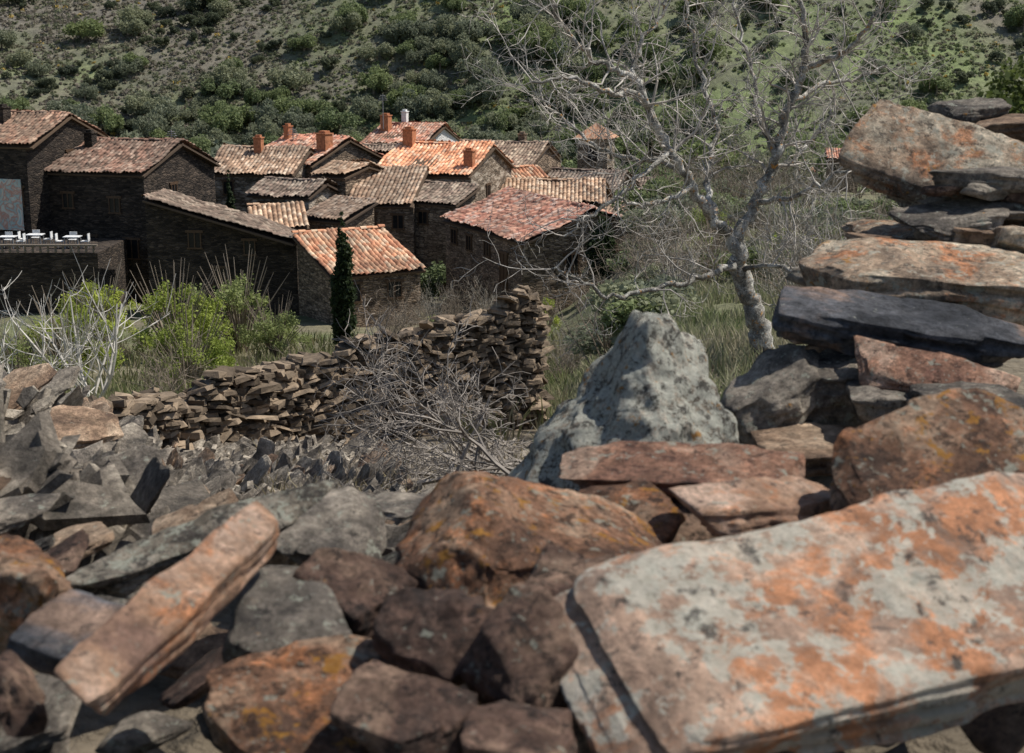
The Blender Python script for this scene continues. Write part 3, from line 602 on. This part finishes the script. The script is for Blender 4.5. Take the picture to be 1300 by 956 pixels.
def trunkmesh(seed,h=2.2,r=.16):
    mb=MB(); g=random.Random(seed); top=Vector((g.uniform(-.3,.3),g.uniform(-.3,.3),h)); mb.tube([(0,0,-.5),top*.5,top],[r*1.3,r,r*.6],6)
    for k in range(5): a=g.uniform(0,6.28); mb.tube([top*g.uniform(.4,.9),top+Vector((math.cos(a),math.sin(a),.9))*.8],[r*.5,r*.2],4)
    return mb.mesh('trunk')
trk=[trunkmesh(i) for i in range(3)]
for t_ in trk: t_.materials.append(M['twig_brown'])
for m_ in juni: m_.materials.append(M['leaf'])
for (m_,) in oliv: m_.materials.append(M['leaf'])
g=random.Random(77)
def zone(x,z):
    return ('left' if x<-35 else 'middle' if x<30 else 'right'),('upper' if z>-3 else 'lower')
def tree(me,x,y,s,lb,cat,gr,name='olive_tree',z=None):
    r=thing(name,(x,y,(h1(x,y) if z is None else z)-.1),lb,cat,gr,g.uniform(0,6.28)); r.scale=(s*g.uniform(.85,1.2),s,s*g.uniform(.85,1.15))
    a=bpy.data.objects.new('trunk',g.choice(trk)); col.objects.link(a); a.parent=r
    b_=bpy.data.objects.new('crown',me); col.objects.link(b_); b_.parent=r
    return r
nt_=0;tries=0
while nt_<285 and tries<12000:
    tries+=1; x=g.uniform(-115,125); y=g.uniform(236,318); z=h1(x,y)
    if abs(x/y)>.385: continue
    dn=1.1*math.exp(-((x+8)/44)**2)*(1 if z<4 else .55)+ (.14 if x>20 else .1) + (.45 if z<-12 else 0)
    if g.random()>dn: continue
    zz,ud=zone(x,z); i=g.randrange(5) if x<15 else g.choice([0,3,4,4])
    tree(oliv[i][0],x,y,g.uniform(.75,1.45),'grey green tree in the %s %s part of the far hillside'%(ud,zz),'tree','trees on the %s %s hillside'%(ud,zz),'hillside_tree'); nt_+=1
nj=0;tries=0
while nj<230 and tries<9000:
    tries+=1; x=g.uniform(-125,125); y=g.uniform(248,325); z=h1(x,y)
    if abs(x/y)>.385: continue
    dn=.75 if x<-20 else .3
    if fbm([(x*.03,y*.03,0)],44,2)[0]<-.15 or g.random()>dn: continue
    zz,ud=zone(x,z); o=bpy.data.objects.new('round_shrub',g.choice(juni)); col.objects.link(o); o.location=(x,y,z-.15); s=g.uniform(.5,1.35); o.scale=(s*1.1,s*1.1,s); o.rotation_euler=(0,0,g.uniform(0,6))
    tag(o,'round dark green shrub on the %s %s part of the far hillside'%(ud,zz),'shrub','dark shrubs on the %s %s hillside'%(ud,zz)); nj+=1
gg=np.random.RandomState(9)
n=26000; hx=gg.uniform(-150,150,n); hy=gg.uniform(232,328,n); keep=np.abs(hx/hy)<.48; hx=hx[keep]; hy=hy[keep]
keep=gg.uniform(0,1,len(hx))<np.where(hx>15,.6+.5*np.clip(fbm(np.stack([hx*.05,hy*.05,hx*0],1),71,3),-.7,1),1); hx=hx[keep]; hy=hy[keep]
hz=hgt(hx,hy); n=len(hx); K=15
den=fbm(np.stack([hx*.06,hy*.06,hx*0],1),51,3)
rad=gg.uniform(.3,.85,n)*(1+.7*np.clip(den,0,1)); kind=gg.uniform(0,1,n)
pal=np.array([(.165,.18,.11),(.205,.19,.14),(.225,.2,.17),(.2,.24,.11),(.46,.34,.1)])  # scrub colours carry painted haze: paler and greyer, no volume
wt=np.where(kind<.45,0,np.where(kind<.65,1,np.where(kind<.76,2,np.where(kind<.985,3,4)))); wt=np.where((hx>10)&(wt==2),3,wt); wt=np.where((hx<-45)&(wt==3),2,wt)
cc=np.repeat(np.stack([hx,hy,hz],1),K,0); d=gg.normal(size=(n*K,3)); d/=np.linalg.norm(d,axis=1)[:,None]; d[:,2]=np.abs(d[:,2])*.7
cc=cc+d*np.repeat(rad,K)[:,None]*gg.uniform(.4,1,n*K)[:,None]
a=gg.normal(size=(n*K,3)); a/=np.linalg.norm(a,axis=1)[:,None]; b_=np.cross(a,d); b_/=(np.linalg.norm(b_,axis=1)[:,None]+1e-6); s=gg.uniform(.12,.32,n*K)[:,None]
V=np.stack([cc-a*s,cc-b_*s,cc+a*s,cc+b_*s],1).reshape(-1,3); C=np.repeat(np.repeat(pal[wt],K,0)*gg.uniform(.75,1.25,n*K)[:,None],4,0)
o=mk('hillside_scrub',V,[np.arange(len(V)).reshape(-1,4)],M['leaf'],cols=C); tag(o,'low heath and brush covering the far hillside','scrub',kind='stuff')
for (px,py,Y,s,i,lb) in [(30,160,150,1.7,3,'dark tree behind the leftmost roof'),(75,165,152,1.5,0,'grey green tree between the two left roofs'),(120,190,140,1.3,3,'tree rising behind the long brown left roof'),(225,165,150,1.7,4,'tall green tree behind the left houses'),(262,180,145,1.5,1,'olive tree between the left houses and the village centre'),
  (300,165,160,1.8,2,'olive tree behind the low brown roof'),(350,150,180,1.8,3,'broad green tree above the reddish roof'),(430,160,170,1.5,0,'olive tree above the narrow tall house'),(600,175,165,1.6,1,'olive tree above the bright orange roof'),(690,185,150,1.3,3,'green tree behind the grey brown roof'),
  (812,200,160,1.2,4,'round green tree right of the church tower'),(900,190,180,1.9,4,'bushy green tree beyond the bare tree'),(1030,170,190,1.7,3,'dense green tree left of the far red roof'),(1105,140,215,2.0,4,'rounded bright green tree on the right meadow'),(1225,140,210,1.8,0,'grey green tree on the right meadow by the frame edge'),(980,215,150,1.4,1,'olive tree behind the forked trunk'),(1140,215,150,1.5,2,'olive tree beyond the right hand wall'),
  (540,150,190,1.8,2,'olive tree above the white walled house'),(0,150,155,2.0,3,'dark tree at the left frame edge behind the roofs'),(180,160,165,1.8,2,'olive tree left of the tall green tree'),
  (296,0,103,.9,3,'green tree squeezed between the slate gable and the low brown roof'),(478,0,98,.55,3,'small tree in the lane left of the steep brown roof'),(560,0,98,.7,4,'small tree in front of the bright orange roof'),(640,0,116,.9,0,'small olive tree among the roofs behind the dusty red roof'),(790,0,100,.8,1,'small olive tree right of the short cypress'),(830,0,108,.9,3,'green tree below the small tile roofed house')]:
    x=(px-650)/FPX*Y*1.02; tree(oliv[i][0],x,Y,s,lb,'tree',None,'valley_tree')
for i in range(80):
    Y=g.uniform(28,125); px=g.uniform(760,1180); x=(px-650)/FPX*Y*1.02; k=g.choice([0,1,2,3,4])
    o=bpy.data.objects.new('scrub_bush',oliv[k][0]); col.objects.link(o); s=g.uniform(.16,.4)*(1 if Y<60 else 1.6); o.scale=(s*1.3,s*1.3,s*.9); o.location=(x,Y,h1(x,Y)-.15); o.rotation_euler=(0,0,g.uniform(0,6))
    tag(o,'low grey green bush on the slope beyond the bare trunk','bush','low bushes on the slope beyond the bare tree')
_bc={}
for (px,Y,s,i,lb) in [(222,60,1.4,0,'bright yellow green bush below the slate building'),(305,64,1.55,1,'large light green bush right of the bright yellow green bush'),(85,52,1.2,2,'yellow green bush behind the pale bare tree at left'),(240,50,1.0,0,'low yellow green bush above the ruined wall'),(350,62,.95,1,'small green bush beside the large light green bush'),(130,66,1.25,2,'small yellow green bush at the foot of the slate building'),(690,70,.8,0,'bright green bush below the red roofed front house'),(640,66,.7,2,'small bright green bush above the end of the ruined wall'),(560,60,.8,1,'greenish bush between cypress and ruined wall end'),(20,50,.8,1,'green bush at the left frame edge'),(900,60,.8,1,'green bush behind the fork of the bare tree'),(1010,50,.7,2,'small green bush right of the bare trunk')]:
    if i not in _bc:
        V,Q,C=leaves(500+i,blobset(500+i,1.5,2.7,34,.33),5000,.055,*(YG if i!=1 else ((.22,.26,.09),(.38,.43,.18))),shell=.1); _bc[i]=mesh('foliage',V,[Q],False,C); _bc[i].materials.append(M['leaf'])
        mb=MB(); q=random.Random(i)
        for k in range(46): a=q.uniform(0,6.28); e=Vector((math.cos(a)*q.uniform(.3,1.6),math.sin(a)*q.uniform(.3,1.6),q.uniform(1.6,3.2))); mb.tube([(0,0,-.3),e*.5+Vector((0,0,.1)),e],[.035,.022,.008],4)
        _bc['s',i]=mb.mesh('stems'); _bc['s',i].materials.append(M['twig_brown'])
    x=(px-650)/FPX*Y*1.02
    r=thing('leafy_bush',(x,Y,h1(x,Y)),lb,'bush',None,px); r.scale=(s,s,s)
    for nm,mm in (('foliage',_bc[i]),('stem',_bc['s',i])): o=bpy.data.objects.new(nm,mm); col.objects.link(o); o.parent=r
def cypress(px,ytop,ybot,Y,w,lb):
    a=at(px,ybot,Y); H=at(px,ytop,Y).z-a.z; gz=h1(a.x,Y); H+=a.z-gz; g2=np.random.RandomState(int(px))
    bl=[(g2.uniform(-.14,.14)*w,g2.uniform(-.14,.14)*w,H*(.05+.93*k/28),max(.08,w*.5*g2.uniform(.85,1.1)*(math.sin(math.pi*min(1,(k/28)*.75+.2))**.7)*(1-(k/28)**4))) for k in range(29)]
    V,Q,C=leaves(int(px),bl,9000,.11,(.018,.03,.014),(.055,.078,.032),shell=.4)
    r=thing('cypress_tree',(a.x,Y,gz),lb,'tree'); mk('crown',V,[Q],M['leaf'],r,cols=C); mb=MB(); mb.tube([(0,0,-.3),(0,0,H*.7)],[.12,.04],6); mb.build('trunk',M['twig_brown'],r)
cypress(437,268,415,62,1.0,'tall slim dark cypress in front of the orange brown lean-to roof')
cypress(764,268,345,84,1.6,'short dark cypress right of the large dusty red roof')
cypress(660,143,185,140,.9,'thin distant cypress behind the village')
cypress(292,214,262,98,1.1,'small dark cypress between the left houses and the village centre')
def grow(mb,p,d,L,r,lvl,q,up=.12,wig=.3,nch=4,sp=(.2,1.0),k=.62,rmin=.0016,n=None):
    n=n or (4 if lvl<2 else 5); pts=[p.copy()]; rad=[r]; c=p.copy(); d=d.normalized()
    for i in range(n):
        d=(d+Vector((q.gauss(0,wig),q.gauss(0,wig),q.gauss(0,wig)+up))*.6).normalized(); c=c+d*(L/n); pts.append(c.copy()); rad.append(max(rmin*.6,r*(1-.7*(i+1)/n)))
    mb.tube(pts,rad,4 if lvl>=1 else 3)
    if lvl<=0: return
    for j in range(nch):
        t=q.uniform(*sp)*n; i=min(int(t),n-1); f=t-i; b0=pts[i].lerp(pts[i+1],f); dd=(pts[i+1]-pts[i]).normalized()
        ax=Vector((q.gauss(0,1),q.gauss(0,1),q.gauss(0,1))); ax=(ax-ax.dot(dd)*dd).normalized(); an=q.uniform(.45,1.15)
        grow(mb,b0,dd*math.cos(an)+ax*math.sin(an),L*q.uniform(k*.7,k*1.15),max(rad[i]*.6,rmin),lvl-1,q,up,wig,nch,sp,k,rmin)
def smoothpath(pts,m=5):
    out=[]; n=len(pts)
    for i in range(n-1):
        p0=pts[max(i-1,0)];p1=pts[i];p2=pts[i+1];p3=pts[min(i+2,n-1)]
        for s_ in range(m):
            t=s_/m; out.append([.5*((2*p1[k])+(-p0[k]+p2[k])*t+(2*p0[k]-5*p1[k]+4*p2[k]-p3[k])*t*t+(-p0[k]+3*p1[k]-3*p2[k]+p3[k])*t**3) for k in range(len(p1))])
    out.append(list(pts[-1])); return out
TY=15.0; q=random.Random(4)
LIMBS=[('trunk',[(984,492,0,17),(968,432,0,14.5),(952,382,0,12.5),(938,335,0,11.5),(931,303,0,10)]),
('limb',[(933,310,0,8.6),(905,275,-.1,7.2),(880,238,-.2,6.5),(852,192,-.3,5.8),(826,145,-.3,5.1),(802,100,-.4,4.4),(765,82,-.5,3.4),(728,50,-.6,2.6),(700,5,-.7,1.9)]),
('limb',[(932,308,0,8.6),(955,268,.1,7.4),(975,225,.2,6.6),(990,185,.25,5.9),(1003,130,.3,5.2),(1022,80,.3,4.6),(1018,30,.3,3.7),(1006,-40,.3,2.6)]),
('limb',[(1020,88,.3,3.9),(1062,70,.1,3.2),(1098,40,-.1,2.5),(1130,-15,-.2,1.8)]),
('limb',[(905,275,-.1,4.6),(898,222,.3,3.9),(908,168,.6,3.3),(892,110,.8,2.6),(880,55,.9,2.2),(868,-10,1.0,1.6)]),
('limb',[(936,335,0,4.6),(892,352,-.5,3.7),(842,362,-.9,3),(785,378,-1.2,2.4),(742,360,-1.4,2),(700,342,-1.5,1.4)]),
('limb',[(958,262,.1,4),(1003,252,-.3,3.3),(1050,228,-.6,2.6),(1092,212,-.8,2),(1125,180,-.9,1.4)]),
('limb',[(866,213,-.2,4.2),(820,204,.3,3.3),(770,192,.6,2.6),(724,160,.8,2),(690,128,.9,1.4)]),
('limb',[(815,124,-.35,3.7),(770,118,-.8,3),(722,98,-1.1,2.3),(676,104,-1.2,1.5)]),
('limb',[(940,345,0,3.5),(985,338,-.4,2.8),(1030,350,-.7,2.1),(1066,330,-.9,1.4)]),
('limb',[(852,192,-.3,3.4),(800,236,-.8,2.7),(752,272,-1.1,2.1),(716,300,-1.2,1.4)]),
('limb',[(985,200,.2,3.9),(965,150,.6,3.2),(958,100,.9,2.5),(940,40,1.1,2),(930,-20,1.2,1.5)]),
('limb',[(1003,130,.3,3.5),(1040,110,.6,2.8),(1085,100,.8,2.2),(1125,82,1,1.5)]),
('limb',[(802,100,-.4,3.4),(812,60,-.2,2.7),(838,20,0,2.2),(850,-30,.1,1.5)]),
('limb',[(975,225,.2,3.5),(1010,200,.5,2.8),(1040,165,.8,2.2),(1060,130,1,1.5)]),
('limb',[(880,238,-.2,3.5),(852,250,-.6,2.8),(815,262,-.9,2.2),(780,250,-1.1,1.4)])]
p0=at(984,490,TY); root=thing('bare_tree',(p0.x,p0.y,p0.z),'leafless grey tree with forked lichen spotted trunk and tangled twigs at right centre','tree')
for li,(nm,pl) in enumerate(LIMBS):
    P=smoothpath(pl,6); W=[at(a_,b_,TY+c_)-p0 for a_,b_,c_,d_ in P]; rr=[d_*TY/FPX*q.uniform(.92,1.1) for *_,d_ in P]
    W=[w+Vector((q.gauss(0,.02),q.gauss(0,.02),q.gauss(0,.02))) if 0<i<len(W)-1 else w for i,w in enumerate(W)]
    mb=MB(); mb.tube(W,rr,10); lo=mb.build(nm,M['bark'],root,smooth=True)
    if nm=='limb':
        mb=MB(); n=len(W)
        for i in range(4,n):
            if li in (1,2) and i<12: continue
            if q.random()<(.45 if li in (5,10,15) else .15): continue
            dd=(W[i]-W[i-1]).normalized(); ax=Vector((q.gauss(0,1),q.gauss(0,1)*.8,q.gauss(0,1)+.2)); ax=(ax-ax.dot(dd)*dd).normalized(); an=q.uniform(.6,1.3)
            grow(mb,W[i],dd*math.cos(an)+ax*math.sin(an),q.uniform(.35,.95),max(rr[i]*.4,.0085),2,q,up=.08,wig=.48,nch=4,k=.56,rmin=.0032)
        mb.build('twigs',M['twig'],lo)
def baretree(px,pyb,Y,H,mat,lb,seed,n=8,name='bare_shrub',lvl=3,cat='shrub'):
    q=random.Random(seed); p=at(px,pyb,Y); z=h1(p.x,Y); r=thing(name,(p.x,Y,z),lb,cat)
    mb=MB(); mt=MB(); mt.tube([(0,0,-.3),(0,0,.12*H)],[.03*H,.025*H],6); mt.build('trunk',M[mat],r)
    for i in range(n):
        a=i*6.283/n+q.uniform(-.3,.3); grow(mb,Vector((0,0,.08*H)),Vector((math.cos(a)*.9,math.sin(a)*.9,1)),H*.75,.013*H,lvl,q,up=.16,wig=.18,nch=4,k=.55,rmin=.0085)
    mb.build('branches',M[mat],r); return r
baretree(115,500,25,2.9,'twig_white','pale bare tree spreading upwards left of the green bushes',5,9,'bare_tree',2,'tree')
baretree(20,500,24,2.0,'twig_white','smaller pale bare tree at the left frame edge',6,6,'bare_tree',2,'tree')
bsm=[]
for i in range(5):
    q=random.Random(600+i); mb=MB()
    for k in range(11):
        a=q.uniform(0,6.28); grow(mb,Vector((q.uniform(-.2,.2),q.uniform(-.2,.2),-.1)),Vector((math.cos(a)*.6,math.sin(a)*.6,1)),q.uniform(1.1,2.1),.022,2,q,up=.1,wig=.2,nch=4,k=.55,rmin=.007)
    me=mb.mesh('bare_shrub'); me.materials.append(M['twig_brown'] if i!=2 else M['twig_pale']); bsm.append(me)
g=random.Random(31)
regs=[(480,620,62,88,22,'between the cypress and the ruined wall'),(700,1020,34,80,40,'on the slope behind the bare tree'),(470,560,44,60,8,'behind the ruined wall'),(0,380,40,62,8,'below the slate building'),(1000,1200,24,60,22,'behind the right hand wall'),(90,310,118,140,12,'behind the left roofs'),(780,1150,90,150,26,'beyond the bare tree near the meadow')]
for (x0,x1,Y0,Y1,n,ph) in regs:
    for i in range(n):
        Y=g.uniform(Y0,Y1); px=g.uniform(x0,x1); x=(px-650)/FPX*Y*1.02; s=g.uniform(.6,1.2)*(1.7 if Y>95 else 1)
        o=bpy.data.objects.new('bare_shrub',g.choice(bsm)); col.objects.link(o); o.location=(x,Y,h1(x,Y)); o.rotation_euler=(0,0,g.uniform(0,6)); o.scale=(s,s,s*g.uniform(.8,1.3))
        tag(o,'leafless twiggy shrub '+ph,'shrub','leafless shrubs '+ph)
q=random.Random(15)
FB=[((712,600,8.2),(-1,.1,.35),1.1,'from the foot of the boulder towards the left'),((700,535,9.2),(-1,.0,.2),1.0,'level across the top right of the brush'),((650,630,7.8),(-1,.2,.4),.9,'up the bottom of the brush'),((570,630,8),(.3,.1,.8),.6,'upright at the lower left of the brush'),((520,550,9.5),(1,.0,.0),.9,'rightwards from the left side of the brush'),((690,575,9.0),(-1,-.1,.05),1.1,'along the middle right of the brush'),((630,590,8.6),(-.8,0,.5),.8,'in the middle of the brush'),((530,630,8.0),(.6,.1,.5),.6,'at the lower left corner of the brush'),((680,640,7.6),(-.7,0,.6),.8,'up beside the foot of the boulder'),((640,540,9.6),(-1,0,-.1),.8,'leftwards along the crest of the brush'),((690,600,9.8),(-1,0,.55),1.0,'up against the right end of the ruined wall'),((600,600,9.9),(-.6,0,.6),.8,'up against the middle of the ruined wall'),((670,600,8.9),(-.9,.1,.3),1.0,'low across the right half of the brush'),((610,620,8.2),(-.2,.1,.8),.6,'upright in the centre front of the brush')]
for A,d,L,lb in FB:
    p=at(*A); z=h1(p.x,p.y); mb=MB()
    grow(mb,Vector((0,0,0)),Vector(d),L,.016,3,q,up=-.05,wig=.36,nch=5,k=.6,rmin=.0034,n=6)
    o=mb.build('dead_branch',M['dead_twig'],loc=(p.x,p.y,z+.14)); tag(o,'dead grey branch reaching '+lb,'branch','dead branches heaped before the ruined wall')
V,Q,C=leaves(700,blobset(700,.16,.3,9,.07,0),1800,.012,(.05,.075,.02),(.16,.2,.06)); p=at(1305,120,3.9); r=thing('leafy_bush',(p.x,p.y,p.z-.15),'dark green bush at the top right corner above the wall','bush'); mk('foliage',V,[Q],M['leaf'],r,cols=C)
mb=MB(); mb.tube([(0,0,-.3),(0,0,.2)],[.01,.006],5); mb.build('stem',M['twig_brown'],r)
gg=np.random.RandomState(21)
def grassf(n,pxr,Yr,hr,c1,c2,lb,name='dry_grass',clump=.6):
    Y=Yr[0]+(Yr[1]-Yr[0])*gg.uniform(0,1,n)**1.3; px=gg.uniform(pxr[0],pxr[1],n); x=(px-650)/FPX*Y*1.03
    keep=fbm(np.stack([x*clump,Y*clump,x*0],1),61,3)>-.2; x=x[keep];Y=Y[keep]; n=len(x); z=hgt(x,Y)
    h=gg.uniform(hr[0],hr[1],n)*(1+Y*.012); a=gg.uniform(0,6.28,n); w=.0035*(1+Y*.16); le=gg.normal(size=(n,2))*h[:,None]*.35
    b0=np.stack([x-np.cos(a)*w,Y-np.sin(a)*w,z-.03],1); b1=np.stack([x+np.cos(a)*w,Y+np.sin(a)*w,z-.03],1); m0=np.stack([x+le[:,0]*.35-np.cos(a)*w*.7,Y+le[:,1]*.35,z+h*.55],1); m1=m0+np.stack([np.cos(a)*w*1.4,np.sin(a)*w*1.4,a*0],1); t=np.stack([x+le[:,0],Y+le[:,1],z+h],1)
    V=np.stack([b0,b1,m1,m0,t],1).reshape(-1,3); i=np.arange(n)*5; Q=np.stack([i,i+1,i+2,i+3],1); T=np.stack([i+3,i+2,i+4],1)
    tt=np.clip(gg.uniform(-.3,.6,n)+.6*(fbm(np.stack([x*.35,Y*.35,x*0],1),66,2)*.5+.5),0,1)[:,None]; C=np.repeat(np.array(c1)*(1-tt)+np.array(c2)*tt,5,0)
    o=mk(name,V,[Q,T],M['grass'],cols=C); tag(o,lb,'grass',kind='stuff')
grassf(48000,(680,1150),(7,60),(.08,.28),(.37,.33,.23),(.2,.24,.1),'dry straw and green grass on the slope around the bare tree')
grassf(30000,(-60,720),(14,70),(.15,.45),(.28,.24,.15),(.14,.18,.06),'rough grass on the slope behind the ruined wall')
grassf(5000,(330,900),(5,13),(.05,.18),(.32,.27,.18),(.22,.19,.11),'thin dry grass in the rubble below the ruined wall')
# ---------------------------------------------------------------- light, sky, camera
S=Vector((.5,.14,.82)).normalized()
sun=bpy.data.lights.new('sun','SUN'); sun.energy=5.0; sun.angle=R(.5); sun.color=(1,.96,.89)
so=bpy.data.objects.new('sun',sun); col.objects.link(so); so.rotation_euler=S.to_track_quat('Z','Y').to_euler()
w=bpy.data.worlds.new('World'); bpy.context.scene.world=w; w.use_nodes=True; nt=w.node_tree
sk=nt.nodes.new('ShaderNodeTexSky'); sk.sky_type='NISHITA'; sk.sun_disc=False; sk.sun_elevation=math.asin(S.z); sk.sun_rotation=math.atan2(S.x,S.y)
nt.links.new(sk.outputs[0],nt.nodes['Background'].inputs[0]); nt.nodes['Background'].inputs[1].default_value=.1
cam=bpy.data.cameras.new('camera'); cam.lens=50; cam.sensor_width=36; cam.clip_start=.05; cam.clip_end=2000
cam.dof.use_dof=True; cam.dof.focus_distance=12; cam.dof.aperture_fstop=13
co=bpy.data.objects.new('camera',cam); col.objects.link(co); co.rotation_euler=(R(90)-PITCH,0,0); bpy.context.scene.camera=co
vs=bpy.context.scene.view_settings; vs.view_transform='Standard'; vs.look='None'; vs.exposure=0
